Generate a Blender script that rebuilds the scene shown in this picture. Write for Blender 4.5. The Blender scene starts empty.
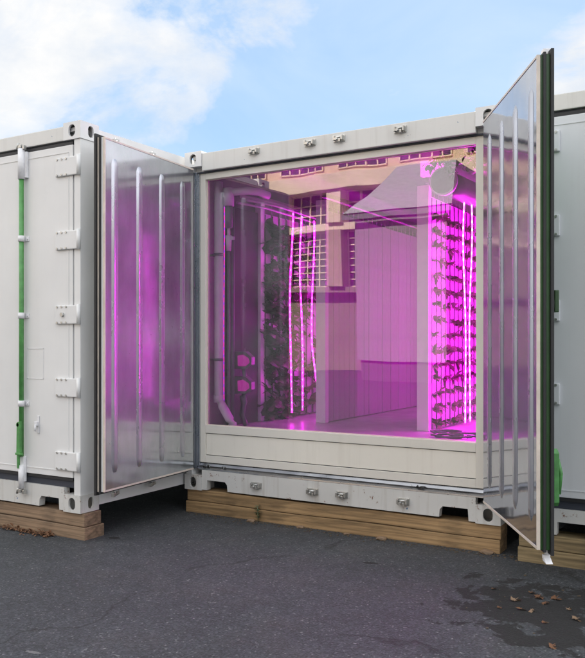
import bpy, bmesh, math, random
from mathutils import Vector, Matrix
R = math.radians
rnd = random.Random(7)
sc = bpy.context.scene
COL = sc.collection

# ------------------------------------------------------------------ helpers
class MB:
    """collects shapes and links them as one mesh object"""
    def __init__(s):
        s.bm = bmesh.new()
    def box(s, x0, x1, y0, y1, z0, z1, bev=0.0):
        vs = [s.bm.verts.new((x, y, z)) for z in (z0, z1) for y in (y0, y1) for x in (x0, x1)]
        fs = [(0, 2, 3, 1), (4, 5, 7, 6), (0, 1, 5, 4), (2, 6, 7, 3), (0, 4, 6, 2), (1, 3, 7, 5)]
        fc = [s.bm.faces.new([vs[i] for i in f]) for f in fs]
        if bev > 0:
            es = list({e for f in fc for e in f.edges})
            bmesh.ops.bevel(s.bm, geom=es, offset=bev, segments=2, affect='EDGES', profile=0.6)
        return s
    def prism(s, pts, axis, a, b):
        """polygon pts extruded along an axis between a and b; axis y: pts are (x,z); x: (y,z); z: (x,y)"""
        def P(p, t):
            return {'y': (p[0], t, p[1]), 'x': (t, p[0], p[1]), 'z': (p[0], p[1], t)}[axis]
        A = [s.bm.verts.new(P(p, a)) for p in pts]
        B = [s.bm.verts.new(P(p, b)) for p in pts]
        n = len(pts)
        f1 = s.bm.faces.new(A); f2 = s.bm.faces.new(B[::-1])
        for i in range(n):
            s.bm.faces.new([A[i], B[i], B[(i + 1) % n], A[(i + 1) % n]])
        f1.normal_update(); f2.normal_update()
        bmesh.ops.triangulate(s.bm, faces=[f1, f2], ngon_method='EAR_CLIP')
        return s
    def tube(s, pts, r, seg=12, cap=True, r2=None):
        pts = [Vector(p) for p in pts]
        rings = []
        n = len(pts)
        for i, p in enumerate(pts):
            d = (pts[min(i + 1, n - 1)] - pts[max(i - 1, 0)]).normalized()
            up = Vector((0, 0, 1)) if abs(d.z) < 0.9 else Vector((0, 1, 0))
            u = d.cross(up).normalized(); v = d.cross(u).normalized()
            rr = r if r2 is None else r + (r2 - r) * i / (n - 1)
            rings.append([s.bm.verts.new(p + u * rr * math.cos(2 * math.pi * k / seg) + v * rr * math.sin(2 * math.pi * k / seg)) for k in range(seg)])
        for i in range(n - 1):
            for k in range(seg):
                f = s.bm.faces.new([rings[i][k], rings[i][(k + 1) % seg], rings[i + 1][(k + 1) % seg], rings[i + 1][k]])
                f.smooth = True
        if cap:
            s.bm.faces.new(rings[0][::-1]); s.bm.faces.new(rings[-1])
        return s
    def quad(s, a, b, c, d, smooth=False):
        f = s.bm.faces.new([s.bm.verts.new(p) for p in (a, b, c, d)])
        f.smooth = smooth
        return s
    def plate_holes(s, outer, holes, y, ydeep, cap=False, swap=False):
        """flat face in the xz plane at y (swap: in the yz plane at x=y) with recessed holes"""
        def P(p, t):
            return (t, p[0], p[1]) if swap else (p[0], t, p[1])
        loops = [[s.bm.verts.new(P(p, y)) for p in outer]]
        for h in holes:
            loops.append([s.bm.verts.new(P(p, y)) for p in h])
        es = []
        for l in loops:
            for i in range(len(l)):
                es.append(s.bm.edges.new((l[i], l[(i + 1) % len(l)])))
        bmesh.ops.triangle_fill(s.bm, use_beauty=True, edges=es)
        for l, h in zip(loops[1:], holes):
            D = [s.bm.verts.new(P(p, ydeep)) for p in h]
            for i in range(len(l)):
                s.bm.faces.new([l[i], l[(i + 1) % len(l)], D[(i + 1) % len(l)], D[i]])
            if cap: s.bm.faces.new(D)
        return s
    def xform(s, m):
        bmesh.ops.transform(s.bm, matrix=m, verts=s.bm.verts)
        return s
    def build(s, name, m, parent=None, loc=(0, 0, 0), rot=(0, 0, 0), label=None, fix=True):
        if fix:
            bmesh.ops.recalc_face_normals(s.bm, faces=s.bm.faces)
        me = bpy.data.meshes.new(name)
        s.bm.to_mesh(me); s.bm.free()
        me.materials.append(m)
        o = bpy.data.objects.new(name, me)
        COL.objects.link(o)
        o.parent = parent
        o.location = loc; o.rotation_euler = rot
        if label: o['label'] = label
        return o

def tag(o, label=None, cat=None, group=None, kind=None):
    if label: o['label'] = label
    if cat: o['category'] = cat
    if group: o['group'] = group
    if kind: o['kind'] = kind
    return o

def empty(name, loc, rz=0, label=None, cat=None, group=None):
    o = bpy.data.objects.new(name, None)
    COL.objects.link(o)
    o.empty_display_size = 0.1
    o.location = loc; o.rotation_euler = (0, 0, rz)
    return tag(o, label, cat, group)

KIDS = {}
def copy_tree(o, loc=None, label=None, parent=None):
    c = o.copy(); COL.objects.link(c)
    if parent is not None: c.parent = parent
    for ch in [k for k in list(COL.objects) if k.parent == o]:
        copy_tree(ch, parent=c)
    if loc is not None: c.location = loc
    if label: c['label'] = label
    return c

# ------------------------------------------------------------------ materials
def mat(name, col=(0.5, 0.5, 0.5), rough=0.5, metal=0.0, spec=0.5):
    m = bpy.data.materials.new(name); m.use_nodes = True
    b = m.node_tree.nodes['Principled BSDF']
    b.inputs['Base Color'].default_value = (*col, 1)
    b.inputs['Roughness'].default_value = rough
    b.inputs['Metallic'].default_value = metal
    b.inputs['Specular IOR Level'].default_value = spec
    return m, m.node_tree.nodes, m.node_tree.links, b

def coords(N, L, scale=(1, 1, 1), kind='Object', rot=(0, 0, 0)):
    tc = N.new('ShaderNodeTexCoord'); mp = N.new('ShaderNodeMapping')
    mp.inputs['Scale'].default_value = scale
    mp.inputs['Rotation'].default_value = rot
    L.new(tc.outputs[kind], mp.inputs['Vector'])
    return mp.outputs['Vector']
def noise(N, L, vec, scale, detail=5, rough=0.6, dist=0.0):
    n = N.new('ShaderNodeTexNoise')
    n.inputs['Scale'].default_value = scale; n.inputs['Detail'].default_value = detail
    n.inputs['Roughness'].default_value = rough; n.inputs['Distortion'].default_value = dist
    L.new(vec, n.inputs['Vector'])
    return n.outputs['Fac']
def ramp(N, L, fac, stops):
    r = N.new('ShaderNodeValToRGB')
    el = r.color_ramp.elements
    while len(el) < len(stops): el.new(0.5)
    for e, (p, c) in zip(el, stops):
        e.position = p
        e.color = (c, c, c, 1) if isinstance(c, (int, float)) else (*c, 1)
    L.new(fac, r.inputs['Fac'])
    return r.outputs['Color']
def mixc(N, L, fac, a, b, mode='MIX'):
    x = N.new('ShaderNodeMix'); x.data_type = 'RGBA'; x.blend_type = mode
    for v, k in ((fac, 0), (a, 6), (b, 7)):
        if isinstance(v, (int, float)): x.inputs[k].default_value = v
        elif isinstance(v, tuple): x.inputs[k].default_value = (*v, 1)
        else: L.new(v, x.inputs[k])
    return x.outputs[2]
def bump(N, L, b, h, strength=0.2, dist=0.01, prev=None):
    n = N.new('ShaderNodeBump')
    n.inputs['Strength'].default_value = strength; n.inputs['Distance'].default_value = dist
    L.new(h, n.inputs['Height'])
    if prev is not None: L.new(prev, n.inputs['Normal'])
    if b is not None: L.new(n.outputs['Normal'], b.inputs['Normal'])
    return n.outputs['Normal']

def painted(name, col, dirt=(0.28, 0.24, 0.19), amount=0.5, rust=True, rough=0.42, rt=0.66):
    m, N, L, b = mat(name, col, rough)
    v = coords(N, L, kind='Object')
    big = noise(N, L, v, 1.3, 6, 0.6)
    c = mixc(N, L, ramp(N, L, big, [(0.35, 0.0), (0.75, 1.0)]), col, tuple(x * 0.9 for x in col))
    # vertical water streaks of grime
    vs = coords(N, L, (16, 16, 0.8))
    st = ramp(N, L, noise(N, L, vs, 1.0, 5, 0.65), [(0.53, 0.0), (0.80, 1.0)])
    st2 = N.new('ShaderNodeMath'); st2.operation = 'MULTIPLY'; L.new(st, st2.inputs[0]); st2.inputs[1].default_value = amount * 0.5
    c = mixc(N, L, st2.outputs[0], c, dirt)
    fine = ramp(N, L, noise(N, L, v, 38, 4, 0.7), [(0.63, 0.0), (0.74, 1.0)])
    f2 = N.new('ShaderNodeMath'); f2.operation = 'MULTIPLY'; L.new(fine, f2.inputs[0]); f2.inputs[1].default_value = amount * 0.45
    c = mixc(N, L, f2.outputs[0], c, dirt)
    if rust:
        rs = ramp(N, L, noise(N, L, v, 9, 7, 0.75), [(rt, 0.0), (rt + 0.04, 1.0)])
        c = mixc(N, L, rs, c, (0.16, 0.06, 0.025))
        ch = ramp(N, L, noise(N, L, v, 21, 3, 0.6), [(0.72, 0.0), (0.735, 1.0)])
        c = mixc(N, L, ch, c, (0.05, 0.13, 0.25))
    L.new(c, b.inputs['Base Color'])
    bump(N, L, b, noise(N, L, v, 3.0, 3, 0.5), 0.12, 0.02)
    return m

M = {}
M['white'] = painted('container_paint', (0.72, 0.72, 0.72), amount=0.10, rust=False)
M['rail'] = painted('chipped_rail_paint', (0.66, 0.655, 0.635), amount=0.55, rust=True)
M['lowrail'] = painted('rusty_rail_paint', (0.60, 0.595, 0.575), amount=1.2, rust=True, rt=0.60)
M['grey'] = painted('grey_container_paint', (0.68, 0.695, 0.725), amount=0.2, rust=False)
M['cream'] = painted('cream_panel', (0.80, 0.765, 0.69), dirt=(0.33, 0.27, 0.2), amount=0.35, rust=False, rough=0.35)
M['frame'] = painted('window_frame_paint', (0.72, 0.69, 0.63), dirt=(0.3, 0.27, 0.2), amount=0.2, rust=False, rough=0.35)

def steel(name, col, rough, wav=0.35, metal=1.0, haze_=0.0):
    m, N, L, b = mat(name, col, rough, metal)
    v = coords(N, L, kind='Object')
    c = mixc(N, L, ramp(N, L, noise(N, L, v, 3.2, 5, 0.6), [(0.35, 0.0), (0.7, 1.0)]), col, tuple(x * 0.82 for x in col))
    spots = ramp(N, L, noise(N, L, v, 46, 3, 0.6), [(0.70, 0.0), (0.74, 1.0)])
    c = mixc(N, L, spots, c, tuple(x * 0.45 for x in col))
    L.new(c, b.inputs['Base Color'])
    rr = ramp(N, L, noise(N, L, coords(N, L, (2, 2, 1)), 2.5, 5, 0.6), [(0.3, rough * 0.75), (0.8, rough * 1.7)])
    L.new(rr, b.inputs['Roughness'])
    n1 = bump(N, L, None, noise(N, L, coords(N, L, (1, 1, 0.45)), 3.4, 2, 0.4), wav, 0.03)
    n2_ = bump(N, L, b, noise(N, L, coords(N, L, (26, 26, 0.5)), 3.0, 3, 0.5), 0.05, 0.003, n1)
    if haze_ > 0:   # scuffed, hazy share of the sheet
        g2 = N.new('ShaderNodeBsdfAnisotropic') if hasattr(bpy.types, 'ShaderNodeBsdfAnisotropic') else N.new('ShaderNodeBsdfGlossy')
        g2.inputs['Roughness'].default_value = 0.62
        L.new(mixc(N, L, 1.0, c, (1.25, 1.25, 1.25), 'MULTIPLY'), g2.inputs['Color'])
        mxs = N.new('ShaderNodeMixShader')
        sc1 = ramp(N, L, noise(N, L, coords(N, L, (3, 3, 0.9)), 2.0, 5, 0.6), [(0.3, haze_ * 0.75), (0.7, min(1, haze_ * 1.2))])
        L.new(sc1, mxs.inputs[0]); L.new(b.outputs[0], mxs.inputs[1]); L.new(g2.outputs[0], mxs.inputs[2])
        L.new(mxs.outputs[0], N['Material Output'].inputs['Surface'])
    return m
M['steel'] = steel('stainless_sheet', (0.55, 0.58, 0.60), 0.10, 0.09, 1.0, 0.30)
M['steel_bright'] = steel('polished_stainless_sheet', (0.53, 0.56, 0.62), 0.07, 0.12, 1.0, 0.14)
M['rib'] = steel('brushed_rib_steel', (0.52, 0.53, 0.57), 0.24, 0.05, 1.0, 0.35)
M['jamb'] = steel('steel_jamb', (0.42, 0.45, 0.50), 0.28, 0.1)
M['galv'] = steel('galvanised_metal', (0.55, 0.55, 0.53), 0.38, 0.1)
M['threshold'] = steel('scuffed_threshold', (0.30, 0.30, 0.31), 0.25, 0.8)
M['rubber'] = mat('rubber', (0.018, 0.018, 0.02), 0.6)[0]
M['darkblue'] = mat('dark_seal', (0.03, 0.035, 0.05), 0.6)[0]
M['dark'] = mat('dark_underside', (0.03, 0.03, 0.03), 0.85)[0]
def simple(name, col, rough=0.5, var=0.15, scale=12, metal=0.0):
    m, N, L, b = mat(name, col, rough, metal)
    v = coords(N, L)
    c = mixc(N, L, ramp(N, L, noise(N, L, v, scale, 5, 0.6), [(0.3, 0.0), (0.75, 1.0)]), tuple(min(1, x * (1 + var)) for x in col), tuple(x * (1 - var) for x in col))
    L.new(c, b.inputs['Base Color'])
    return m
M['green'] = simple('green_rod_paint', (0.075, 0.25, 0.07), 0.4, 0.25, 20)
M['dgreen'] = simple('dark_green_edge', (0.022, 0.065, 0.018), 0.28, 0.3, 6)
M['trim'] = simple('plastic_trim', (0.62, 0.55, 0.48), 0.4)
M['sleeve'] = simple('white_sleeve', (0.68, 0.68, 0.70), 0.45)
M['pvc'] = simple('white_pvc', (0.60, 0.56, 0.62), 0.35, 0.06)
M['post'] = simple('pale_post_plastic', (0.80, 0.78, 0.80), 0.4, 0.06)
M['greypipe'] = simple('grey_pipe', (0.16, 0.17, 0.18), 0.4)
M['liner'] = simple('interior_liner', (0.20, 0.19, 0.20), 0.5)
M['darkboard'] = simple('dark_board', (0.03, 0.029, 0.031), 0.55)
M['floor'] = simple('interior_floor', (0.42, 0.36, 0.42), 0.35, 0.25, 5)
M['channel'] = simple('tower_channel', (0.55, 0.54, 0.56), 0.45, 0.05)
M['channel_back'] = simple('tower_back', (0.36, 0.33, 0.36), 0.5, 0.08)
M['slot'] = mat('tower_slot', (0.03, 0.03, 0.035), 0.8)[0]
M['pump'] = simple('pump_housing', (0.10, 0.10, 0.11), 0.35)
M['leaf_dark'] = simple('dark_leaf', (0.05, 0.075, 0.035), 0.5, 0.4, 30)
M['leaf'] = simple('salad_leaf', (0.10, 0.12, 0.06), 0.5, 0.4, 30)
M['duct'] = simple('duct_grey', (0.13, 0.135, 0.145), 0.45, 0.1)
M['rust'] = simple('rusty_stain', (0.12, 0.05, 0.02), 0.8)

def emit(name, col, s):
    m = bpy.data.materials.new(name); m.use_nodes = True
    N = m.node_tree.nodes; L = m.node_tree.links
    b = N['Principled BSDF']
    b.inputs['Base Color'].default_value = (0.02, 0.02, 0.02, 1)
    b.inputs['Emission Color'].default_value = (*col, 1)
    b.inputs['Emission Strength'].default_value = s
    return m
LED = 12.5
def led_mat(name, s):
    # red and blue diodes alternate along the strip
    m = bpy.data.materials.new(name); m.use_nodes = True
    N = m.node_tree.nodes; L = m.node_tree.links
    b = N['Principled BSDF']; b.inputs['Base Color'].default_value = (0.02, 0.02, 0.02, 1)
    tc = N.new('ShaderNodeTexCoord'); sp = N.new('ShaderNodeSeparateXYZ')
    L.new(tc.outputs['Object'], sp.inputs[0])
    w = N.new('ShaderNodeMath'); w.operation = 'PINGPONG'; w.inputs[1].default_value = 0.030
    L.new(sp.outputs['Z'], w.inputs[0])
    d = N.new('ShaderNodeMath'); d.operation = 'DIVIDE'; d.inputs[1].default_value = 0.030
    L.new(w.outputs[0], d.inputs[0])
    c = ramp(N, L, d.outputs[0], [(0.0, (1.0, 0.005, 0.42)), (0.62, (1.0, 0.006, 0.70)), (0.78, (0.45, 0.018, 1.0)), (1.0, (0.40, 0.022, 1.0))])
    L.new(c, b.inputs['Emission Color'])
    b.inputs['Emission Strength'].default_value = s
    return m
M['led'] = led_mat('led_strip_light', LED)
M['led_dim'] = led_mat('led_strip_light_dim', 0.5)
M['led_fill'] = led_mat('led_strip_fill', 6.0)
M['led_bright'] = led_mat('led_strip_light_bright', LED * 5.2)

def glass_mat():
    m = bpy.data.materials.new('window_glass'); m.use_nodes = True
    N = m.node_tree.nodes; L = m.node_tree.links
    N.remove(N['Principled BSDF'])
    out = N['Material Output']
    t = N.new('ShaderNodeBsdfTransparent'); t.inputs['Color'].default_value = (0.90, 0.90, 0.92, 1)
    g = N.new('ShaderNodeBsdfGlossy'); g.inputs['Roughness'].default_value = 0.0
    g.inputs['Color'].default_value = (1, 0.97, 0.94, 1)
    lw = N.new('ShaderNodeLayerWeight'); lw.inputs['Blend'].default_value = 0.2
    mr = N.new('ShaderNodeMapRange')
    mr.inputs['To Min'].default_value = GLASS_REF; mr.inputs['To Max'].default_value = 0.9
    L.new(lw.outputs['Fresnel'], mr.inputs['Value'])
    mx = N.new('ShaderNodeMixShader')
    L.new(mr.outputs[0], mx.inputs[0]); L.new(t.outputs[0], mx.inputs[1]); L.new(g.outputs[0], mx.inputs[2])
    bp = N.new('ShaderNodeBump'); bp.inputs['Strength'].default_value = 0.13; bp.inputs['Distance'].default_value = 0.01
    v = coords(N, L, (1, 1, 0.6))
    L.new(noise(N, L, v, 2.2, 1, 0.3), bp.inputs['Height']); L.new(bp.outputs[0], g.inputs['Normal'])
    L.new(mx.outputs[0], out.inputs['Surface'])
    return m
GLASS_REF = 0.085
M['glass'] = glass_mat()

def wood(name, col):
    m, N, L, b = mat(name, col, 0.75)
    v = coords(N, L, (0.7, 5, 9))
    n = noise(N, L, v, 2.4, 6, 0.6, 1.2)
    c = ramp(N, L, n, [(0.3, tuple(x * 0.55 for x in col)), (0.5, col), (0.72, tuple(min(1, x * 1.25) for x in col))])
    v2 = coords(N, L, (0.35, 8, 26))
    g = ramp(N, L, noise(N, L, v2, 3.0, 4, 0.5, 0.6), [(0.42, 1.0), (0.58, 0.72)])
    c = mixc(N, L, 1.0, c, g, 'MULTIPLY')
    v3 = coords(N, L)
    s = ramp(N, L, noise(N, L, v3, 2.1, 5, 0.65), [(0.55, 0.0), (0.78, 0.7)])
    c = mixc(N, L, s, c, tuple(x * 0.30 for x in col))
    kn = ramp(N, L, noise(N, L, coords(N, L, (1.2, 3, 5)), 3.3, 4, 0.5), [(0.54, 0.0), (0.72, 0.8)])
    c = mixc(N, L, kn, c, tuple(x * 0.38 for x in col))
    cr = ramp(N, L, noise(N, L, coords(N, L, (0.5, 3, 40)), 2.0, 3, 0.5, 0.3), [(0.68, 0.0), (0.72, 1.0)])
    c = mixc(N, L, cr, c, tuple(x * 0.3 for x in col))
    L.new(c, b.inputs['Base Color'])
    bump(N, L, b, g, 0.35, 0.004)
    return m
M['wood'] = wood('yellow_timber', (0.35, 0.225, 0.11))
M['wood_grey'] = wood('weathered_timber', (0.26, 0.175, 0.11))
M['wood_green'] = wood('greenish_timber', (0.30, 0.225, 0.12))

def asphalt():
    m, N, L, b = mat('asphalt', (0.05, 0.05, 0.05), 0.85)
    v = coords(N, L)
    vo = N.new('ShaderNodeTexVoronoi'); vo.inputs['Scale'].default_value = 120; L.new(v, vo.inputs['Vector'])
    agg = ramp(N, L, vo.outputs['Color'], [(0.0, (0.017, 0.018, 0.020)), (0.5, (0.034, 0.0375, 0.042)), (0.85, (0.058, 0.064, 0.072)), (1.0, (0.20, 0.20, 0.20))])
    big = ramp(N, L, noise(N, L, v, 0.9, 6, 0.6), [(0.3, 0.74), (0.7, 1.22)])
    mid = ramp(N, L, noise(N, L, v, 7, 5, 0.65), [(0.3, 0.85), (0.7, 1.14)])
    c = mixc(N, L, 1.0, agg, big, 'MULTIPLY')
    c = mixc(N, L, 1.0, c, mid, 'MULTIPLY')
    # brown dusty film
    ds = ramp(N, L, noise(N, L, v, 1.7, 6, 0.7), [(0.50, 0.0), (0.75, 0.35)])
    c = mixc(N, L, ds, c, (0.055, 0.045, 0.039))
    # hairline cracks
    vw = N.new('ShaderNodeVectorMath'); vw.operation = 'MULTIPLY_ADD'
    nn = N.new('ShaderNodeTexNoise'); nn.inputs['Scale'].default_value = 2.2; nn.inputs['Detail'].default_value = 6; L.new(v, nn.inputs['Vector'])
    L.new(nn.outputs['Color'], vw.inputs[0]); vw.inputs[1].default_value = (0.55, 0.55, 0); L.new(v, vw.inputs[2])
    ve = N.new('ShaderNodeTexVoronoi'); ve.feature = 'DISTANCE_TO_EDGE'; ve.inputs['Scale'].default_value = 0.42; L.new(vw.outputs[0], ve.inputs['Vector'])
    ck = ramp(N, L, ve.outputs['Distance'], [(0.0, 1.0), (0.0028, 0.0)])
    cm = ramp(N, L, noise(N, L, v, 1.1, 3, 0.5), [(0.50, 0.0), (0.58, 0.75)])
    ckm = N.new('ShaderNodeMath'); ckm.operation = 'MULTIPLY'; L.new(ck, ckm.inputs[0]); L.new(cm, ckm.inputs[1])
    c = mixc(N, L, ckm.outputs[0], c, (0.006, 0.006, 0.006))
    pale = ramp(N, L, noise(N, L, v, 13, 5, 0.75), [(0.64, 0.0), (0.84, 0.22)])
    c = mixc(N, L, pale, c, (0.10, 0.10, 0.105))
    # damp patch by the right hand container, and small oil stains
    def blob(cx, cy, sx, sy, rz, e0, e1, ns=3.5, amp=1.1):
        tc = N.new('ShaderNodeTexCoord'); mp = N.new('ShaderNodeMapping'); mp.vector_type = 'TEXTURE'
        mp.inputs['Location'].default_value = (cx, cy, 0); mp.inputs['Scale'].default_value = (sx, sy, 1); mp.inputs['Rotation'].default_value = (0, 0, rz)
        L.new(tc.outputs['Object'], mp.inputs['Vector'])
        ln = N.new('ShaderNodeVectorMath'); ln.operation = 'LENGTH'; L.new(mp.outputs[0], ln.inputs[0])
        nz = noise(N, L, v, ns, 6, 0.65, 0.4)
        ad = N.new('ShaderNodeMath'); ad.operation = 'MULTIPLY_ADD'; L.new(nz, ad.inputs[0]); ad.inputs[1].default_value = amp; L.new(ln.outputs['Value'], ad.inputs[2])
        hf = N.new('ShaderNodeMath'); hf.operation = 'MULTIPLY'; hf.inputs[1].default_value = 0.5; L.new(ad.outputs[0], hf.inputs[0])
        return ramp(N, L, hf.outputs[0], [(e0 / 2, 1.0), (e1 / 2, 0.0)])
    w1 = blob(2.93, -0.93, 1.30, 1.0, R(-40), 1.16, 1.20, 5.0, 1.7)
    w2 = blob(3.25, -0.66, 1.0, 0.35, R(-25), 1.10, 1.16, 6, 1.6)
    w3 = blob(1.83, -0.58, 0.10, 0.05, R(20), 0.95, 1.0, 9)
    w4 = blob(0.11, -0.90, 0.10, 0.07, R(20), 0.95, 1.0, 9)
    wet = N.new('ShaderNodeMath'); wet.operation = 'MAXIMUM'; L.new(w1, wet.inputs[0]); L.new(w2, wet.inputs[1])
    sp = N.new('ShaderNodeMath'); sp.operation = 'MAXIMUM'; L.new(w3, sp.inputs[0]); L.new(w4, sp.inputs[1])
    al = N.new('ShaderNodeMath'); al.operation = 'MAXIMUM'; L.new(wet.outputs[0], al.inputs[0]); L.new(sp.outputs[0], al.inputs[1])
    dk = N.new('ShaderNodeMath'); dk.operation = 'MULTIPLY'; dk.inputs[1].default_value = 0.9; L.new(al.outputs[0], dk.inputs[0])
    c = mixc(N, L, dk.outputs[0], c, (0.008, 0.007, 0.007))
    # pale scuffs: a drift of pale grit and one light mark
    sc_ = blob(1.2, -2.53, 0.10, 0.03, R(10), 0.95, 1.0, 12)
    c = mixc(N, L, sc_, c, (0.13, 0.13, 0.13))
    L.new(c, b.inputs['Base Color'])
    rr = mixc(N, L, al.outputs[0], (0.8, 0.8, 0.8), (0.9, 0.9, 0.9))
    L.new(rr, b.inputs['Roughness'])
    n1 = bump(N, L, None, vo.outputs['Distance'], 0.55, 0.004)
    bump(N, L, b, noise(N, L, v, 4, 5, 0.6), 0.25, 0.02, n1)
    return m
M['asphalt'] = asphalt()

# ------------------------------------------------------------------ camera
cam = bpy.data.cameras.new('camera'); co = bpy.data.objects.new('camera', cam); COL.objects.link(co)
sc.camera = co
F, HY, YAW = 791.0, 343.5, 0.5375
co.location = (3.835, -4.83, 1.298)
co.rotation_euler = (R(90), 0, YAW)
cam.sensor_fit = 'VERTICAL'; cam.sensor_height = 36.0; cam.lens = 36.0 * F / 658.0
cam.shift_y = (HY - 329.0) / 658.0
cam.shift_x = 0.0
cam.clip_start = 0.05; cam.clip_end = 3000

# ------------------------------------------------------------------ ground
g = MB(); g.quad((-600, -600, 0), (600, -600, 0), (600, 600, 0), (-600, 600, 0))
tag(g.build('ground', M['asphalt']), 'dark grey asphalt yard with a damp patch', None, None, 'structure')

# ------------------------------------------------------------------ container pieces
Wc, Z0, Z1, LEN = 2.438, 0.177, 2.768, 12.19
CW, CH, CD = 0.150, 0.116, 0.162     # corner casting

def stadium(cx, cz, w, h, n=7):
    r = w / 2; pts = []
    for i in range(n + 1):
        a = math.pi * i / n
        pts.append((cx + r * math.cos(a), cz + (h / 2 - r) + r * math.sin(a)))
    for i in range(n + 1):
        a = math.pi + math.pi * i / n
        pts.append((cx + r * math.cos(a), cz - (h / 2 - r) + r * math.sin(a)))
    return pts

def casting(x0, side, z0, proud=0.008):
    """hollow ISO corner fitting; outer corner at x0; side=+1 extends +x"""
    m = MB(); p = proud
    xa, xb = (x0 - p * side, x0 + CW * side)
    xa, xb = min(xa, xb), max(xa, xb)
    za, zb = z0, z0 + CH
    y0, y1 = -p, CD
    cz = (za + zb) / 2
    m.plate_holes([(xa, za), (xb, za), (xb, zb), (xa, zb)], [stadium((xa + xb) / 2, cz, 0.062, 0.082)], y0, y0 + 0.014)
    # both side faces carry an opening too
    for xs, d in ((xa, 1), (xb, -1)):
        if (xs == xa) == (side > 0):
            m.plate_holes([(y0, za), (y1, za), (y1, zb), (y0, zb)], [stadium((y0 + y1) / 2 + .01, cz, 0.05, 0.078)], xs, xs + d * 0.014, swap=True)
        else:
            m.quad((xs, y0, za), (xs, y1, za), (xs, y1, zb), (xs, y0, zb))
    m.quad((xa, y0, za), (xb, y0, za), (xb, y1, za), (xa, y1, za))
    m.quad((xa, y0, zb), (xb, y0, zb), (xb, y1, zb), (xa, y1, zb))
    m.quad((xa, y1, za), (xb, y1, za), (xb, y1, zb), (xa, y1, zb))
    return m

def keeper(parent, x, z, up=True):
    """cam keeper: two lugs and a pin on the rail"""
    m = MB()
    for dx in (-0.034, 0.026):
        m.box(x + dx, x + dx + 0.012, -0.036, 0.0, z - 0.018, z + 0.016, 0.003)
    m.box(x - 0.042, x + 0.046, -0.008, 0.0, z - 0.024, z + 0.02, 0.002)
    m.tube([(x - 0.03, -0.022, z + 0.004), (x + 0.036, -0.022, z + 0.004)], 0.008, 8)
    m.tube([(x - 0.008, -0.045, z - 0.01), (x - 0.008, -0.004, z - 0.01)], 0.010, 8)
    m.box(x + 0.0, x + 0.02, -0.03, -0.006, z - 0.028, z - 0.006, 0.003)
    return m.build('cam_keeper', M['galv'], parent)

def container_shell(name, loc, rz, paint, label, rail_z=2.655, keepers=()):
    r = empty(name, loc, rz, label, 'shipping container', 'shipping containers in a row')
    for x0, s in ((0, 1), (Wc, -1)):
        for z in (Z0, Z1 - CH):
            casting(x0, s, z).build('corner_casting', M['lowrail'] if z < 1 else paint, r)
            m = casting(x0, s, z); m.xform(Matrix.Translation((0, LEN, 0)) @ Matrix.Scale(-1, 4, (0, 1, 0)))
            m.build('corner_casting', paint, r)
        xa, xb = sorted((x0, x0 + 0.058 * s))
        MB().box(xa, xb, 0.0, 0.13, Z0 + CH, Z1 - CH, 0.004).build('corner_post', paint, r)
        MB().box(xa, xb, LEN - 0.13, LEN, Z0 + CH, Z1 - CH, 0.004).build('corner_post', paint, r)
        xs = x0 + 0.012 * s; xs2 = x0 + 0.05 * s
        xa, xb = sorted((xs, xs2))
        m = MB(); m.box(xa, xb, 0.131, LEN - 0.131, Z0 + 0.10, Z1 - 0.02)
        m.build('side_wall', paint, r)
        xa, xb = sorted((x0 + 0.002 * s, x0 + 0.011 * s))
        m = MB(); m.box(xa, xb, CD + .002, LEN - CD - .002, Z0 + 0.03, Z0 + 0.16)
        m.build('side_rail', paint, r)
    # top rail, and bottom rail with the two fork style notches beside the fittings
    MB().box(CW + 0.001, Wc - CW - 0.001, 0.0, 0.10, rail_z, Z1 - 0.018, 0.005).build('top_rail', M['rail'], r)
    nz = Z0 + 0.082
    a, b = CW + 0.001, Wc - CW - 0.001
    pts = [(a, Z0 + 0.158), (a, Z0 + 0.006), (a + 0.045, Z0 + 0.006), (a + 0.05, nz), (a + 0.215, nz), (a + 0.235, nz - 0.022), (a + 0.24, Z0 + 0.012),
           (b - 0.24, Z0 + 0.012), (b - 0.235, nz - 0.022), (b - 0.215, nz), (b - 0.05, nz), (b - 0.045, Z0 + 0.006), (b, Z0 + 0.006), (b, Z0 + 0.158)]
    MB().prism(pts, 'y', 0.0, 0.05).build('bottom_rail', M['lowrail'], r)
    m = MB(); m.box(0.0 + 0.06, Wc - 0.06, 0.30, LEN - 0.2, Z0 + 0.04, Z0 + 0.14)
    m.build('underframe', M['dark'], r)
    if rail_z > 2.63:
        MB().box(0.059, Wc - 0.059, 0.016, 0.09, 0.336, 0.404).build('sill_seal', M['darkblue'], r)
        MB().box(0.059, Wc - 0.059, 0.020, 0.049, 2.600, 2.654).build('head_seal', M['darkblue'], r)
    MB().box(0.052, Wc - 0.052, 0.02, LEN - 0.02, Z1 - 0.055, Z1 - 0.030).build('roof', paint, r)
    MB().box(0.052, Wc - 0.052, LEN - 0.10, LEN - 0.02, Z0 + 0.145, Z1 - 0.056).build('end_wall', paint, r)
    MB().box(0.06, Wc - 0.06, 0.05, 0.10, rail_z - 0.02, Z1 - 0.06).build('header', paint, r)
    for x in keepers:
        keeper(r, x, Z1 - 0.062)
        keeper(r, x + 0.02, Z0 + 0.088)
    return r

DZ0, DZ1 = 0.338, 2.632      # door leaf height range
HZ = (0.515, 1.005, 1.490, 1.985, 2.475)

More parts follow.
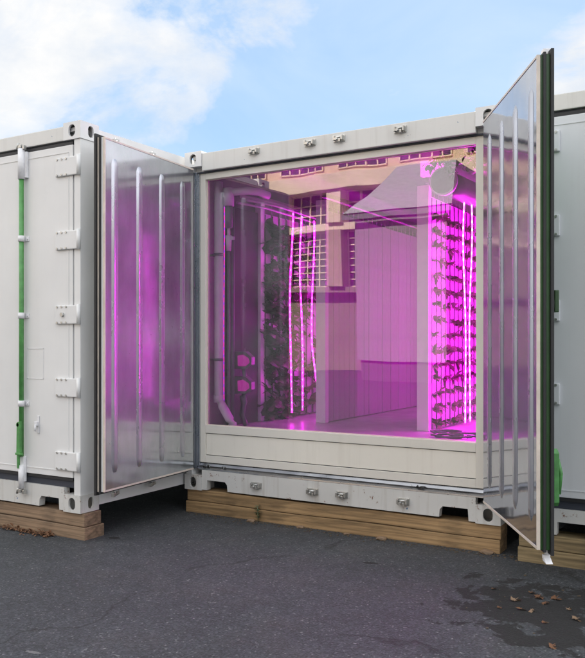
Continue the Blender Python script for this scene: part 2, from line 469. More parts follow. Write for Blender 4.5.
RIBP = [(-1, 0), (-0.94, 0.06), (-0.55, 0.90), (-0.40, 1.0), (0, 1.03), (0.40, 1.0), (0.55, 0.90), (0.94, 0.06), (1, 0)]
def door_leaf(parent, hinge, side, ang, L, t_in, t_out, outer_mat, inner=True, rods=(0.46, 0.86), handle_on=0, extra=False, z0=DZ0, z1=DZ1, rod_green=True):
    """side=+1: hinged on the left, local x runs to the free edge. Local frame: outer face y=-t_out, inner face y=+t_in."""
    s = side
    def X(a, b): return (min(a * s, b * s), max(a * s, b * s))
    leaf = MB()
    xa, xb = X(0.0, L)
    leaf.box(xa, xb, -t_out, t_in - 0.012, z0, z1, 0.003)
    D = leaf.build('door', outer_mat, parent, (hinge[0], hinge[1], 0), (0, 0, R(-ang * s)))
    # thin raised border of the outer skin
    m = MB(); xa, xb = X(0.035, L - 0.03); w = 0.006; y = -t_out
    for (a, b, c, d) in ((xa, xb, z0 + 0.04, z0 + 0.046), (xa, xb, z1 - 0.05, z1 - 0.044), (xa, xa + w, z0 + 0.047, z1 - 0.051), (xb - w, xb, z0 + 0.047, z1 - 0.051)):
        m.box(a, b, y - 0.003, y + 0.001, c, d)
    m.build('border_strip', outer_mat, D)
    # seals round the edges
    m = MB()
    xa, xb = X(0.004, L + 0.0)
    for k, (ya, yb) in enumerate(((-t_out + 0.006, -t_out + 0.020), (t_in - 0.036, t_in - 0.024))):
        e = 0.010 if k else 0.022
        m.box(xa, xb, ya, yb, z1 + 0.0005, z1 + e); m.box(xa, xb, ya, yb, z0 - e, z0 - 0.0005)
        xf = X(L + 0.0005, L + e); m.box(xf[0], xf[1], ya, yb, z0 - e, z1 + e)
    m.build('edge_seal', M['rubber'], D)
    if inner:
        # stainless liner with four pressed vertical ribs, framed by a pale trim
        ip = MB(); yi = t_in - 0.012
        xa, xb = X(0.012, L - 0.014)
        ip.box(xa, xb, yi + 0.0005, t_in, z0 + 0.012, z1 - 0.012)
        for fx in (0.15, 0.40, 0.65, 0.90):
            cx = fx * L * s; rb = MB()
            hw = 0.036; prof = []
            nseg = 8; zs = []
            lo, hi = z0 + 0.11, z1 - 0.12
            for i in range(6): zs.append((lo + 0.06 * i / 5, math.sin(math.pi / 2 * (i + 0.001) / 5)))
            for i in range(6): zs.append((hi - 0.05 * (5 - i) / 5, math.sin(math.pi / 2 * (5.001 - i) / 5)))
            rows = []
            for z, k in zs:
                rows.append([rb.bm.verts.new((cx + hw * (0.55 + 0.45 * k) * px_, t_in - 0.0008 + 0.011 * k * pz_, z)) for px_, pz_ in RIBP])
            for i in range(len(rows) - 1):
                for j in range(len(RIBP) - 1):
                    f = rb.bm.faces.new([rows[i][j], rows[i][j + 1], rows[i + 1][j + 1], rows[i + 1][j]]); f.smooth = True
            rb.build('pressed_rib', M['rib'], D)
        ip.build('inner_liner', M['steel_bright'] if ang > 100 else M['steel'], D)
        m = MB()
        xf = X(L - 0.0095, L); m.box(xf[0], xf[1], yi + 0.0006, t_in + 0.004, z0, z1)
        xa, xb = X(0.012, L - 0.014)
        m.box(xa, xb, yi + 0.0006, t_in + 0.003, z0, z0 + 0.0115); m.box(xa, xb, yi + 0.0006, t_in + 0.003, z1 - 0.0115, z1)
        m.build('edge_trim', M['trim'], D)
        m = MB(); xf = X(L + 0.0005, L + 0.006); m.box(xf[0], xf[1], -t_out + 0.022, t_in - 0.038, z0, z1)
        m.build('edge_cap', M['dgreen'] if ang > 100 else M['trim'], D)
        for zz in (z0 + 0.55, z0 + 1.3, z0 + 1.95):
            pass
    # hinge plates
    for hz in HZ:
        m = MB(); xa, xb = X(-0.078, 0.150)
        if ang > 5: xa, xb = X(-0.012, 0.160)
        m.box(xa, xb, -t_out - 0.016, -t_out - 0.0005, hz - 0.062, hz + 0.062, 0.006)
        h = m.build('hinge', outer_mat, D)
        if ang <= 5:
            for k in range(3):
                for zz in (-0.052, 0.052):
                    cx = (0.045 + 0.042 * k) * s
                    MB().tube([(cx, -t_out - 0.021, hz + zz), (cx, -t_out - 0.012, hz + zz)], 0.0075, 8).build('hinge_bolt', M['galv'], D)
            if abs(hz - 1.49) < 0.02:
                MB().tube([(0.075 * s, -t_out - 0.032, hz), (0.075 * s, -t_out - 0.012, hz)], 0.014, 10).build('hinge_bolt', M['galv'], D)
        m = MB(); xk = (-0.070 if ang <= 5 else 0.006) * s
        m.tube([(xk, -t_out - 0.016, hz - 0.066), (xk, -t_out - 0.016, hz + 0.066)], 0.014, 10)
        m.build('hinge_pin', outer_mat, D)
    # lock rods
    for i, rx in enumerate(rods):
        x = rx * s; yr = -t_out - 0.030
        MB().tube([(x, yr, 0.52), (x, yr, 2.44)], 0.0165, 14).build('lock_rod', M['green'], D)
        m = MB()
        m.tube([(x, yr, 0.30), (x, yr, 0.46)], 0.020, 14)
        m.box(x - 0.020, x + 0.020, yr + 0.002, -t_out - 0.001, 0.345, 0.52, 0.004)
        m.build('rod_sleeve', M['sleeve'], D)
        m = MB()
        m.tube([(x, yr, 2.43), (x, yr, 2.64)], 0.0235, 14)
        m.box(x + 0.018, x + 0.040, yr + 0.008, -t_out - 0.001, 2.44, 2.62, 0.003)
        m.build('rod_sleeve', M['sleeve'], D)
        for z in (0.885, 1.49, 2.02):
            m = MB(); m.tube([(x, yr, z - 0.02), (x, yr, z + 0.02)], 0.023, 14)
            m.box(x - 0.046, x + 0.046, -t_out - 0.007, -t_out - 0.0005, z - 0.016, z + 0.016, 0.002)
            m.tube([(x + 0.035, -t_out - 0.013, z), (x + 0.035, -t_out - 0.005, z)], 0.006, 6)
            m.build('rod_guide', M['sleeve'], D)
        for z, dz in ((0.285, -1), ((2.655 if ang <= 5 else z1 + 0.040), 1)):
            m = MB()
            m.tube([(x, yr, z), (x, yr, z - dz * 0.04)], 0.014, 10)
            m.box(x - 0.032, x + 0.012, yr - 0.018, yr + 0.012, z - 0.013, z + 0.013, 0.004)
            m.box(x + 0.014, x + 0.034, yr - 0.010, yr + 0.016, z - 0.022, z + 0.006, 0.003)
            m.tube([(x - 0.03, yr - 0.012, z - 0.02), (x - 0.012, yr - 0.016, z + 0.022)], 0.008, 8)
            m.build('locking_cam', M['galv'], D)
    if handle_on is not None:
        x = rods[handle_on] * s; yr = -t_out - 0.030
        m = MB()
        m.prism([(x - 0.012, 0.755), (x + 0.016, 0.765), (x + 0.018, 0.55), (x + 0.004, 0.535), (x + 0.0, 0.44), (x - 0.010, 0.44), (x - 0.012, 0.53), (x - 0.016, 0.55)], 'y', yr - 0.030, yr - 0.012)
        m.box(x - 0.026, x + 0.028, yr - 0.033, yr - 0.010, 0.532, 0.548, 0.003)
        m.tube([(x - 0.006, yr - 0.03, 0.74), (x - 0.006, yr + 0.002, 0.74)], 0.014, 8)
        m.build('handle', M['green'], D)
        xl = (rods[handle_on] - 0.135) * s
        m = MB()
        m.box(xl - 0.010, xl + 0.014, -t_out - 0.006, -t_out - 0.0005, 0.685, 0.805, 0.003)
        m.box(xl - 0.022, xl + 0.008, -t_out - 0.022, -t_out - 0.004, 0.735, 0.765, 0.004)
        m.tube([(xl, -t_out - 0.026, 0.745), (xl, -t_out - 0.03, 0.70)], 0.007, 8)
        m.build('hasp', M['sleeve'], D)
    if extra:
        m = MB()
        x0_, x1_ = X(0.275, 0.435); za, zb = 1.055, 1.265; w = 0.004; y = -t_out
        for (a, b, c, d) in ((x0_, x1_, za, za + w), (x0_, x1_, zb - w, zb), (x0_, x0_ + w, za, zb), (x1_ - w, x1_, za, zb)):
            m.box(a, b, y - 0.0022, y + 0.001, c, d)
        m.build('plate_outline', M['sleeve'], D)
    return D

# ---- left container, doors shut, standing further out
ls = container_shell('shipping_container', (-2.470, -1.070, 0), 0, M['white'], 'white shipping container with closed doors and a green lock rod, standing furthest forward', keepers=())
D1 = door_leaf(ls, (Wc - 0.068, 0.022), -1, 0, 1.148, 0.06, 0.024, M['white'], inner=False, rods=(0.462, 0.90), extra=True, z0=0.405, z1=2.618)
D2 = door_leaf(ls, (0.068, 0.022), 1, 0, 1.148, 0.06, 0.024, M['white'], inner=False, rods=(0.462, 0.90), handle_on=None, z0=0.405, z1=2.618)

# ---- right container, doors shut, greyer paint
rs_ = container_shell('shipping_container', (2.600, -0.085, 0), 0, M['grey'], 'grey-white shipping container with closed doors at the right edge of the photo', keepers=())
D3 = door_leaf(rs_, (0.068, 0.022), 1, 0, 1.148, 0.06, 0.024, M['grey'], inner=False, rods=(0.60, 0.98), handle_on=None, z0=0.405, z1=2.618)
D4 = door_leaf(rs_, (Wc - 0.068, 0.022), -1, 0, 1.148, 0.06, 0.024, M['grey'], inner=False, rods=(0.60, 0.98), handle_on=None, z0=0.405, z1=2.618)

# ---- middle container, doors open, glazed end
mc = container_shell('shipping_container', (0, 0, 0), 0, M['white'], 'white shipping container with open steel doors, glazed end and magenta light inside',
                     rail_z=2.615, keepers=(0.63, 1.10, 1.33, 1.78))
D5 = door_leaf(mc, (0.030, -0.020), 1, 85.0, 1.06, 0.060, 0.012, M['white'], rods=(0.40, 0.82), handle_on=None)
D5['label'] = 'open door leaf with a purple-reflecting stainless inner face, beside the white closed container'
D6 = door_leaf(mc, (2.410, -0.030), -1, 120.2, 1.125, 0.066, 0.010, M['dgreen'], rods=(0.40, 0.94), handle_on=None, z0=0.325, z1=2.66)
D6['label'] = 'open door leaf with stainless inner face and dark green free edge'
# green handle on the outer face of the right leaf
m = MB(); x = -0.975; yr = -0.010 - 0.03
m.prism([(x - 0.010, 0.76), (x + 0.020, 0.78), (x + 0.024, 0.70), (x + 0.015, 0.64), (x + 0.018, 0.55), (x + 0.006, 0.50), (x - 0.012, 0.52)], 'y', yr - 0.040, yr - 0.016)
m.tube([(x, yr - 0.036, 0.73), (x + 0.0, yr - 0.052, 0.66), (x + 0.0, yr - 0.042, 0.56)], 0.010, 8)
m.build('handle', M['green'], D6)
m = MB(); m.box(x - 0.03, x + 0.03, yr - 0.035, yr - 0.012, 1.45, 1.56, 0.006); m.build('rod_bracket', M['dgreen'], D6)

for z, dz in ((0.293, -1), (2.685, 1)):
    m = MB(); cx = -1.085
    m.box(cx - 0.012, cx + 0.014, -0.002, 0.030, z - 0.02 * (dz < 0) , z + 0.05 * (dz > 0), 0.003) if dz < 0 else m.box(cx - 0.02, cx + 0.02, -0.004, 0.034, z - 0.015, z + 0.012, 0.003)
    if dz < 0: m.prism([(cx - 0.045, z - 0.034), (cx + 0.010, z - 0.030), (cx + 0.012, z - 0.01), (cx - 0.01, z - 0.014)], 'y', -0.004, 0.028)
    else: m.tube([(cx + 0.02, 0.01, z), (cx + 0.07, 0.02, z + 0.004)], 0.008, 8)
    m.tube([(cx, 0.01, z), (cx, 0.01, z - dz * 0.045)], 0.012, 8)
    m.build('locking_cam', M['sleeve'], D6)
# jambs: folded steel between post and window frame
for s, x0 in ((1, 0.0), (-1, Wc)):
    m = MB()
    xa, xb = sorted((x0 + 0.059 * s, x0 + 0.078 * s)); m.box(xa, xb, 0.004, 0.10, DZ0 + 0.0, 2.614, 0.003)
    xa, xb = sorted((x0 + 0.079 * s, x0 + 0.090 * s)); m.box(xa, xb, 0.018, 0.10, DZ0 + 0.0, 2.614, 0.002)
    xa, xb = sorted((x0 + 0.0905 * s, x0 + 0.1005 * s)); m.box(xa, xb, 0.034, 0.10, DZ0 + 0.0, 2.614, 0.002)
    m.build('door_jamb', M['jamb'], mc)
# threshold strip, dented
m = MB()
m.prism([(0.002, 0.3365), (0.10, 0.3365), (0.10, 0.385), (0.055, 0.382), (0.040, 0.360), (0.018, 0.352), (0.004, 0.345)], 'x', 0.102, Wc - 0.102)
m.build('threshold', M['threshold'], mc)
m = MB()
for cx, w in ((0.16, 0.10), (0.33, 0.06), (1.9, 0.12)):
    pts = [(cx + w * (i / 7 - 0.5), 0.012 + 0.02 * rnd.random(), 0.352 + 0.03 * rnd.random()) for i in range(8)]
    m = MB()
    for a, b in zip(pts, pts[1:]):
        m.quad(a, b, (b[0], b[1] + 0.02, b[2] - 0.010), (a[0], a[1] + 0.02, a[2] - 0.012 * rnd.random()))
    m.build('torn_foil', M['galv'], mc, fix=False)

# window: frame, panel, pane
fx0, fx1 = 0.101, Wc - 0.101
gx0, gx1 = 0.150, 2.274
wf = MB()
wf.box(fx0, gx0, 0.045, 0.10, 0.386, 2.604, 0.002); wf.box(gx1, fx1, 0.045, 0.10, 0.386, 2.604, 0.002)
wf.box(gx0 + .0003, gx1 - .0003, 0.045, 0.10, 2.556, 2.604, 0.002)
wf.box(gx0 + .0003, gx1 - .0003, 0.045, 0.10, 0.612, 0.672, 0.002)
wf.box(gx0 + .0003, gx1 - .0003, 0.045, 0.10, 0.386, 0.440, 0.002)
WF = wf.build('window', M['frame'], mc)
m = MB()
m.box(gx0 + 0.003, gx1 - 0.003, 0.054, 0.09, 0.445, 0.607, 0.003)
m.build('lower_panel', M['cream'], WF)
m = MB()
for z0_, z1_ in ((0.4402, 0.4446), (0.6073, 0.6118)): MB().box(gx0 + 0.001, gx1 - 0.001, 0.060, 0.09, z0_, z1_).build('panel_seal', M['darkblue'], WF)
m = MB(); m.box(gx0 + 0.0005, gx1 - 0.0005, 0.078, 0.084, 0.6725, 2.5555); m.build('glass_pane', M['glass'], WF)
m = MB()
for a in ((gx0 + .0004, gx0 + 0.005, 0.6725, 2.5555), (gx1 - 0.005, gx1 - .0004, 0.6725, 2.5555)): m.box(a[0], a[1], 0.066, 0.0775, a[2], a[3])
m.box(gx0 + 0.0055, gx1 - 0.0055, 0.066, 0.0775, 2.551, 2.5555); m.box(gx0 + 0.0055, gx1 - 0.0055, 0.066, 0.0775, 0.6725, 0.677)
m.build('glazing_bead', M['trim'], WF)
m = MB(); m.box(0.06, Wc - 0.06, 0.03, 0.10, 2.6045, 2.6145); m.build('head_seal', M['darkblue'], mc)
# interior lining
m = MB()
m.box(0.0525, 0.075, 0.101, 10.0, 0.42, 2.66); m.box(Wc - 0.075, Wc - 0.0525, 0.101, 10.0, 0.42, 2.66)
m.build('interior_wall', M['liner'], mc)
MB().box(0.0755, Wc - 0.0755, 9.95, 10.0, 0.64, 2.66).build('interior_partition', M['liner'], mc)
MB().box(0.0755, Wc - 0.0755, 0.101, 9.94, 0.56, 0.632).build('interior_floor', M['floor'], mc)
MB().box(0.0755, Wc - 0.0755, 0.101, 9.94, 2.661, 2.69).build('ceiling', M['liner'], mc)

# ------------------------------------------------------------------ timber sleepers
def sleeper(x0, x1, y0, y1, z0, z1, m_, label):
    r = MB(); r.box(0, x1 - x0, 0, y1 - y0, 0, z1 - z0, 0.006)
    # slightly uneven faces
    bmesh.ops.subdivide_edges(r.bm, edges=[e for e in r.bm.edges if e.calc_length() > 1], cuts=24)
    for v in r.bm.verts:
        v.co.z += 0.0022 * math.sin(v.co.x * 5.1 + x0) ; v.co.y += 0.003 * math.sin(v.co.x * 3.7 + z0 * 20)
    o = r.build('timber_beam', m_, None, (x0, y0, z0))
    return tag(o, label, 'timber beam', 'timber beams under the containers')
sleeper(-2.47, -0.008, -1.057, -0.90, 0.088, 0.1745, M['wood_grey'], 'weathered brown timber beam directly under the closed white container, upper of two')
sleeper(-2.50, -0.004, -1.060, -0.88, -0.004, 0.084, M['wood_grey'], 'weathered brown timber beam on the asphalt under the closed white container, lower of two')
sleeper(0.0, 2.443, 0.012, 0.16, 0.089, 0.1745, M['wood'], 'yellowish timber beam directly under the glazed container, upper of two')
sleeper(-0.01, 2.437, 0.008, 0.17, -0.004, 0.085, M['wood'], 'yellowish timber beam on the asphalt under the glazed container, lower of two')
sleeper(2.575, 5.05, -0.078, 0.08, 0.089, 0.1745, M['wood_green'], 'greenish timber beam directly under the grey container, upper of two')
sleeper(2.57, 5.05, -0.083, 0.09, -0.004, 0.085, M['wood_green'], 'greenish timber beam on the asphalt under the grey container, lower of two')
for x0 in (-2.47, 0.0, 2.6):
    pass

# ------------------------------------------------------------------ inside the glazed container
FZ = 0.633
def post(x0, x1, y0, y1, lab):
    m = MB(); m.box(0, x1 - x0, 0, y1 - y0, 0, 2.50 - FZ, 0.003)
    o = m.build('partition_post', M['post'], None, (x0, y0, FZ))
    return tag(o, lab, 'post', 'pale posts at the ends of the plant rows')
post(0.080, 0.140, 0.84, 0.90, 'pale lilac post behind the two pump boxes, nearest the left end of the glass')
post(0.600, 0.690, 0.98, 1.04, 'pale lilac post between the hanging light strips and the flat pink row')
post(1.560, 1.655, 0.84, 0.90, 'pale lilac post left of the bright magenta plant wall')

def leafm(bm, base, dirv, up, L, W, curl=0.3):
    d = dirv.normalized(); side = d.cross(up)
    side = side.normalized() if side.length > 1e-4 else Vector((1, 0, 0))
    nrm = side.cross(d)
    rows = []
    for t, w in ((0, 0.15), (0.35, 0.9), (0.7, 1.0), (1.0, 0.25)):
        c = base + d * L * t - nrm * curl * L * t * t
        rows.append((c - side * W * w / 2 + nrm * 0.12 * W * w, c, c + side * W * w / 2 + nrm * 0.12 * W * w))
    for a, b in zip(rows, rows[1:]):
        for i in (0, 1):
            f = bm.faces.new([bm.verts.new(p) for p in (a[i], a[i + 1], b[i + 1], b[i])])
            f.smooth = True
def plant_mesh(n, size, seed, drop=0.2):
    q = random.Random(seed); m = MB()
    for k in range(n):
        a = q.uniform(-1.3, 1.3); e = q.uniform(-0.6, 1.1)
        d = Vector((math.cos(a) * math.cos(e), math.sin(a) * math.cos(e), math.sin(e)))
        leafm(m.bm, Vector((0, q.uniform(-.01, .01), q.uniform(-.01, .01))), d, Vector((0.1, 0, 1)), size * q.uniform(0.6, 1.15), size * q.uniform(0.45, 0.75), q.uniform(drop, drop + 0.5))
    return m

TH = 2.42 - FZ
def make_tower(label, group, loc, plants, leafmat, size, pitch, skip=0.0, nl=7, channel_mat=None):
    r = empty('grow_tower', loc, 0, label, 'grow tower', group)
    m = MB(); w = 0.045
    m.box(-0.085, -0.002, -w, w, 0.004, TH, 0.004)
    m.build('channel', M['channel'], r)
    m = MB(); m.box(-0.0018, 0.0015, -w - .0065, -w + 0.003, 0.01, TH - 0.01)
    m.build('slot', M['slot'], r)
    m = MB(); m.tube([(-0.04, 0, TH), (-0.04, 0, TH + 0.09)], 0.004, 6); m.tube([(-0.04, 0, TH + 0.09), (-0.02, 0, TH + 0.11), (-0.04, 0, TH + 0.13)], 0.004, 6)
    m.build('hanger', M['galv'], r)
    z = 0.05; k = 0
    q = random.Random(int(loc[1] * 1000) + int(loc[0] * 77))
    while z < TH - 0.05:
        if q.random() > skip:
            o = bpy.data.objects.new('plant', plants[(k + q.randrange(3)) % len(plants)])
            COL.objects.link(o); o.parent = r
            o.location = (0.0, q.uniform(-.012, .012), z + q.uniform(-.012, .012)); o.rotation_euler = (q.uniform(-.5, .5), 0, q.uniform(-.3, .3))
            sc_ = q.uniform(0.7, 1.25); o.scale = (sc_, sc_ * 1.45, sc_ * 0.85)
        z += pitch; k += 1
    return r
def meshes(n, leafs, size, mt, seed):
    out = []
    for i in range(n):
        m = plant_mesh(leafs, size, seed + i)
        me = bpy.data.meshes.new('plant'); m.bm.to_mesh(me); m.bm.free(); me.materials.append(mt); out.append(me)
    return out
small = meshes(7, 9, 0.052, M['leaf'], 10)
midp = meshes(5, 8, 0.07, M['leaf'], 70)
bigp = meshes(5, 11, 0.105, M['leaf_dark'], 40)
ordn = ['nearest', 'second', 'third', 'fourth', 'fifth', 'sixth', 'seventh', 'eighth', 'ninth', 'tenth', 'eleventh', 'twelfth']
for i in range(11):
    make_tower('white grow tower with small seedlings in the bright magenta wall, %s from the pale post' % ordn[i],
               'seedling towers of the bright magenta wall', (1.655, 0.955 + 0.102 * i, FZ), small, M['leaf'], 0.05, 0.1135, 0.04)
for i in range(12):
    make_tower('grow tower bushy with dark leaves in the left row, %s from the pale post' % ordn[i],
               'leafy towers of the left row', (0.135, 0.965 + 0.12 * i, FZ), bigp if i < 4 else midp, M['leaf_dark'], 0.1, 0.10, 0.0 if i < 4 else 0.25)
# middle row: seen from the back, smooth plain channels
r0 = None
m = MB(); m.box(-0.035, 0.035, -0.049, 0.049, 0.004, TH, 0.004)
t0 = empty('grow_tower', (0.645, 1.095, FZ), 0, 'plain smooth back of a grow tower in the flat pink middle row', 'grow tower', 'plain tower backs of the middle row')
m.build('channel', M['channel_back'], t0)
m = MB(); m.tube([(0, 0, TH), (0, 0, TH + 0.09)], 0.004, 6); m.build('hanger', M['galv'], t0)
for i in range(1, 34):
    tw = copy_tree(t0, (0.645 + rnd.uniform(-.003, .003), 1.095 + 0.1005 * i, FZ))
    if i <= 16:
        for k in range(13):
            o = bpy.data.objects.new('plant', bigp[(i + k) % 5]); COL.objects.link(o); o.parent = tw
            o.location = (-0.034, 0, 0.08 + 0.13 * k + rnd.uniform(-.02, .02)); o.rotation_euler = (rnd.uniform(-.4, .4), 0, math.pi + rnd.uniform(-.2, .2)); o.scale = (0.85,) * 3

# rails the towers hang from
def rail(x, y0, y1, lab, z=2.55):
    m = MB(); m.box(-0.02, 0.02, 0, y1 - y0, -0.02, 0.02, 0.003)
    tag(m.build('hanging_rail', M['galv'], None, (x, y0, z)), lab, 'rail', 'ceiling rails over the plant rows')
rail(1.615, 0.90, 5.0, 'thin metal ceiling rail above the bright magenta plant wall')
rail(0.095, 0.905, 5.0, 'thin metal ceiling rail above the dark leafy row')
rail(0.645, 1.045, 5.0, 'thin metal ceiling rail above the flat pink row')

# LED strips
def strip(x, y, z0, z1, amp, seed, m_, lab, grp, r=0.0055, kink=0.0):
    q = random.Random(seed); pts = []; n = 26; ph = q.uniform(0, 6)
    for i in range(n + 1):
        t = i / n
        pts.append((amp * math.sin(ph + t * 7) * t + kink * max(0, 0.35 - t) , amp * 0.8 * math.cos(ph + t * 6) * (1 - t) + kink * max(0, 0.3 - t), t * (z1 - z0)))
    o = MB().tube(pts, r, 6).build('light_strip', m_, None, (x, y, z0))
    return tag(o, lab, 'light strip', grp)
gA = 'light strips of the left aisle'
strip(0.335, 1.02, 0.70, 2.42, 0.020, 1, M['led'], 'glowing pink light strip hanging straight, leftmost of the group of three', gA, 0.006)
strip(0.335, 1.20, 0.71, 2.42, 0.022, 2, M['led'], 'glowing pink light strip hanging straight, middle one of the group of three', gA, 0.006)
strip(0.345, 1.38, 0.72, 2.40, 0.018, 3, M['led'], 'glowing pink light strip that bends right at its lower end, in the group of three', gA, 0.006, 0.14)
for i in range(9):
    strip(0.36, 1.62 + 0.28 * i, 0.75, 2.40, 0.012, 20 + i, M['led'], 'pink light strip deeper in the left aisle behind the group of three', 'deeper light strips of the left aisle', 0.0045)
strip(0.100, 0.36, 0.75, 2.48, 0.004, 60, M['led_dim'], 'dim red-pink light strip in the corner beside the white drain pipe', None, 0.0042)
gB = 'bright light strips of the right aisle'
for i, (x, y) in enumerate(((1.90, 0.95), (1.90, 1.08), (1.92, 1.36), (1.95, 1.62), (1.95, 1.9), (1.95, 2.2), (1.95, 2.5))):
    strip(x, y, 0.70, 2.42, 0.016, 70 + i, M['led_bright'], ('bright whitish pink light strip hanging in front of the magenta plant wall', 'pink light strip just right of the brightest strip at the magenta wall')[min(i, 1)] if i < 2 else 'pink light strip deeper in the right aisle, behind the two near strips', gB, 0.0047)
for i in range(4):  # added fill: strips out of sight that brighten the middle row's backs
    strip(1.46, 1.6 + 0.9 * i, 0.75, 2.42, 0.010, 90 + i, M['led_fill'], 'added pink fill strip hidden behind the bright magenta wall, lighting the flat pink row', 'added fill strips between the middle row and the magenta wall', 0.0055)
# drain pipe, tee and grey stub
m = MB()
m.tube([(0, 0, 2.56 - FZ), (0, 0, 0.27), (0.004, 0, 0.235), (0.035, 0, 0.18), (0.115, -0.01, 0.075), (0.14, -0.012, 0.045), (0.145, -0.012, 0.0)], 0.0345, 16)
p = empty('drain_pipe', (0.170, 0.19, FZ), 0, 'white drain pipe running down to a bend beside the left window frame', 'pipe')
m.build('pipe', M['pvc'], p)
for z in (0.54, 1.36):
    m = MB(); m.tube([(0, 0, z - 0.010), (0, 0, z + 0.010)], 0.039, 16); m.box(-0.09, -0.03, -0.005, 0.02, z - 0.008, z + 0.008); m.build('pipe_clamp', M['greypipe'], p)
m = MB(); m.tube([(0, 0, 0.205), (0, 0, 0.26)], 0.039, 16); m.build('coupling', M['pvc'], p)
p = empty('header_pipe', (0.245, 0.22, 2.18), 0, 'white pipe tee under the ceiling with a grey pipe hanging from it', 'pipe')
m = MB(); m.tube([(0, 0, 0.19), (0, 0, 0.33)], 0.043, 16); m.tube([(-0.10, 0, 0.30), (0.16, 0.03, 0.30), (0.22, 0.10, 0.295), (0.24, 0.20, 0.28)], 0.030, 16)
m.build('tee', M['pvc'], p)
m = MB(); m.tube([(0.0, 0, 0.02), (0.0, 0, 0.19)], 0.030, 14); m.build('grey_stub', M['greypipe'], p)
m = MB(); m.tube([(0.0, 0, -0.16), (0, 0, -0.04)], 0.018, 12, r2=0.026); m.tube([(0, 0, -0.05), (0, 0, 0.02)], 0.013, 8); m.box(0.0, 0.05, -0.01, 0.01, -0.075, -0.05); m.build('valve', M['pvc'], p)
m = MB(); m.tube([(0.0, 0, -1.50), (0, 0, -0.16)], 0.011, 10); m.build('thin_pipe', M['greypipe'], p)
p = MB(); p.tube([(0, 0, 0), (0, 0, 1.85)], 0.016, 10)
tag(p.build('conduit', M['greypipe'], None, (0.200, 0.335, FZ)), 'thin dark grey conduit rising behind the pump boxes', 'pipe')
# feed lines with pink light on them, running away under the ceiling
for i, (x, z, rr) in enumerate(((0.24, 2.475, 0.016), (0.29, 2.445, 0.012), (0.20, 2.43, 0.010))):
    m = MB(); m.tube([(0, 0, 0), (0.02, 0.4, 0.012), (0.03, 1.1, -0.004), (0.02, 2.4, 0)], rr, 10)
    tag(m.build('feed_pipe', M['pvc'], None, (x, 0.40, z)), ('thick pale feed pipe running back under the ceiling of the left aisle', 'thin feed pipe running back below the thick ceiling pipe', 'thinnest feed pipe hugging the left wall under the ceiling')[i], 'pipe')
# dark board with the pump boxes
m = MB(); m.box(0, 0.02, -0.08, 0.35, 0, 1.78, 0.003)
tag(m.build('dark_board', M['darkboard'], None, (0.10, 0.475, FZ)), 'tall dark grey board on the left wall behind the pump boxes', 'board')
def pump(z, lab):
    r = empty('pump_box', (0.20, 0.44, z), R(20), lab, 'pump', 'pump boxes by the left wall')
    m = MB(); m.prism([(-0.06, -0.045), (0.045, -0.045), (0.075, -0.02), (0.075, 0.025), (0.04, 0.06), (-0.06, 0.06)], 'y', -0.05, 0.05)
    m.build('housing', M['pump'], r)
    m = MB(); m.prism([(0.0, -0.028), (0.042, -0.03), (0.066, -0.008), (0.06, 0.02), (0.028, 0.042), (-0.002, 0.035)], 'y', -0.056, -0.0505)
    m.build('display', emit('display_glow', (0.80, 0.0, 0.52), 0.16), r)
    m = MB(); m.tube([(0.02, 0, -0.045), (0.03, 0.0, -0.10), (0.01, 0, -0.16)], 0.012, 8); m.box(-0.075, -0.0605, -0.04, 0.04, -0.05, 0.06, 0.003)
    m.build('fitting', M['greypipe'], r)
    r.scale = (1.45, 1.2, 1.3)
pump(1.155, 'dark box with a magenta lit face on the left wall, upper of two')
pump(0.955, 'dark box with a magenta lit face on the left wall, lower of two')
m = MB(); m.tube([(0.02, 0, -0.06), (0.03, 0.01, -0.13), (0.02, 0, -0.22), (0.06, 0.0, -0.30)], 0.022, 10)
tag(m.build('hose', M['pump'], None, (0.20, 0.44, 0.94)), 'thick dark hose hanging below the two pump boxes', 'hose')
# round duct near the ceiling on the right
p = empty('air_duct', (1.895, 0.50, 2.44), 0, 'grey round air duct ending in a disc under the ceiling above the magenta wall', 'duct')
m = MB(); m.tube([(0, 0.02, 0), (0.0, 0.25, 0.005), (0.02, 0.9, 0.01), (0.02, 3.0, 0.01)], 0.088, 28); m.build('duct_tube', M['duct'], p)
m = MB(); m.tube([(0, -0.012, 0), (0, 0.018, 0)], 0.100, 32); m.build('flange', M['pvc'], p)
m = MB(); m.tube([(0, -0.016, 0), (0, -0.0125, 0)], 0.088, 32); m.build('end_disc', M['duct'], p)
# pink sign-like light box near ceiling
m = MB(); m.box(-0.085, 0.075, 0, 0.05, -0.055, 0.055, 0.004)
tag(m.build('ceiling_lamp', emit('lamp_glow', (1.0, 0.012, 0.62), 1.3), None, (1.76, 0.62, 2.575)), 'glowing magenta rectangular lamp under the ceiling, left of the round duct', 'lamp')
# hoses and cables on the floor in the corner
for i, (x, y, q) in enumerate(((1.95, 0.50, 0), (2.02, 0.62, 2), (1.86, 0.72, 4))):
    pts = []
    for k in range(40):
        a = q + k * 0.33
        pts.append((0.12 * math.cos(a) * (1 + 0.2 * math.sin(k * .2)), 0.09 * math.sin(a), 0.010 + 0.012 * abs(math.sin(k * 0.4))))
    tag(MB().tube(pts, 0.007, 6).build('cable', M['pump'], None, (x, y, FZ)), ('dark coiled cable on the floor in the right corner behind the glass', 'second dark coil of cable on the floor, further back in the right corner', 'dark coil of cable on the floor at the foot of the magenta wall')[i], 'cable')
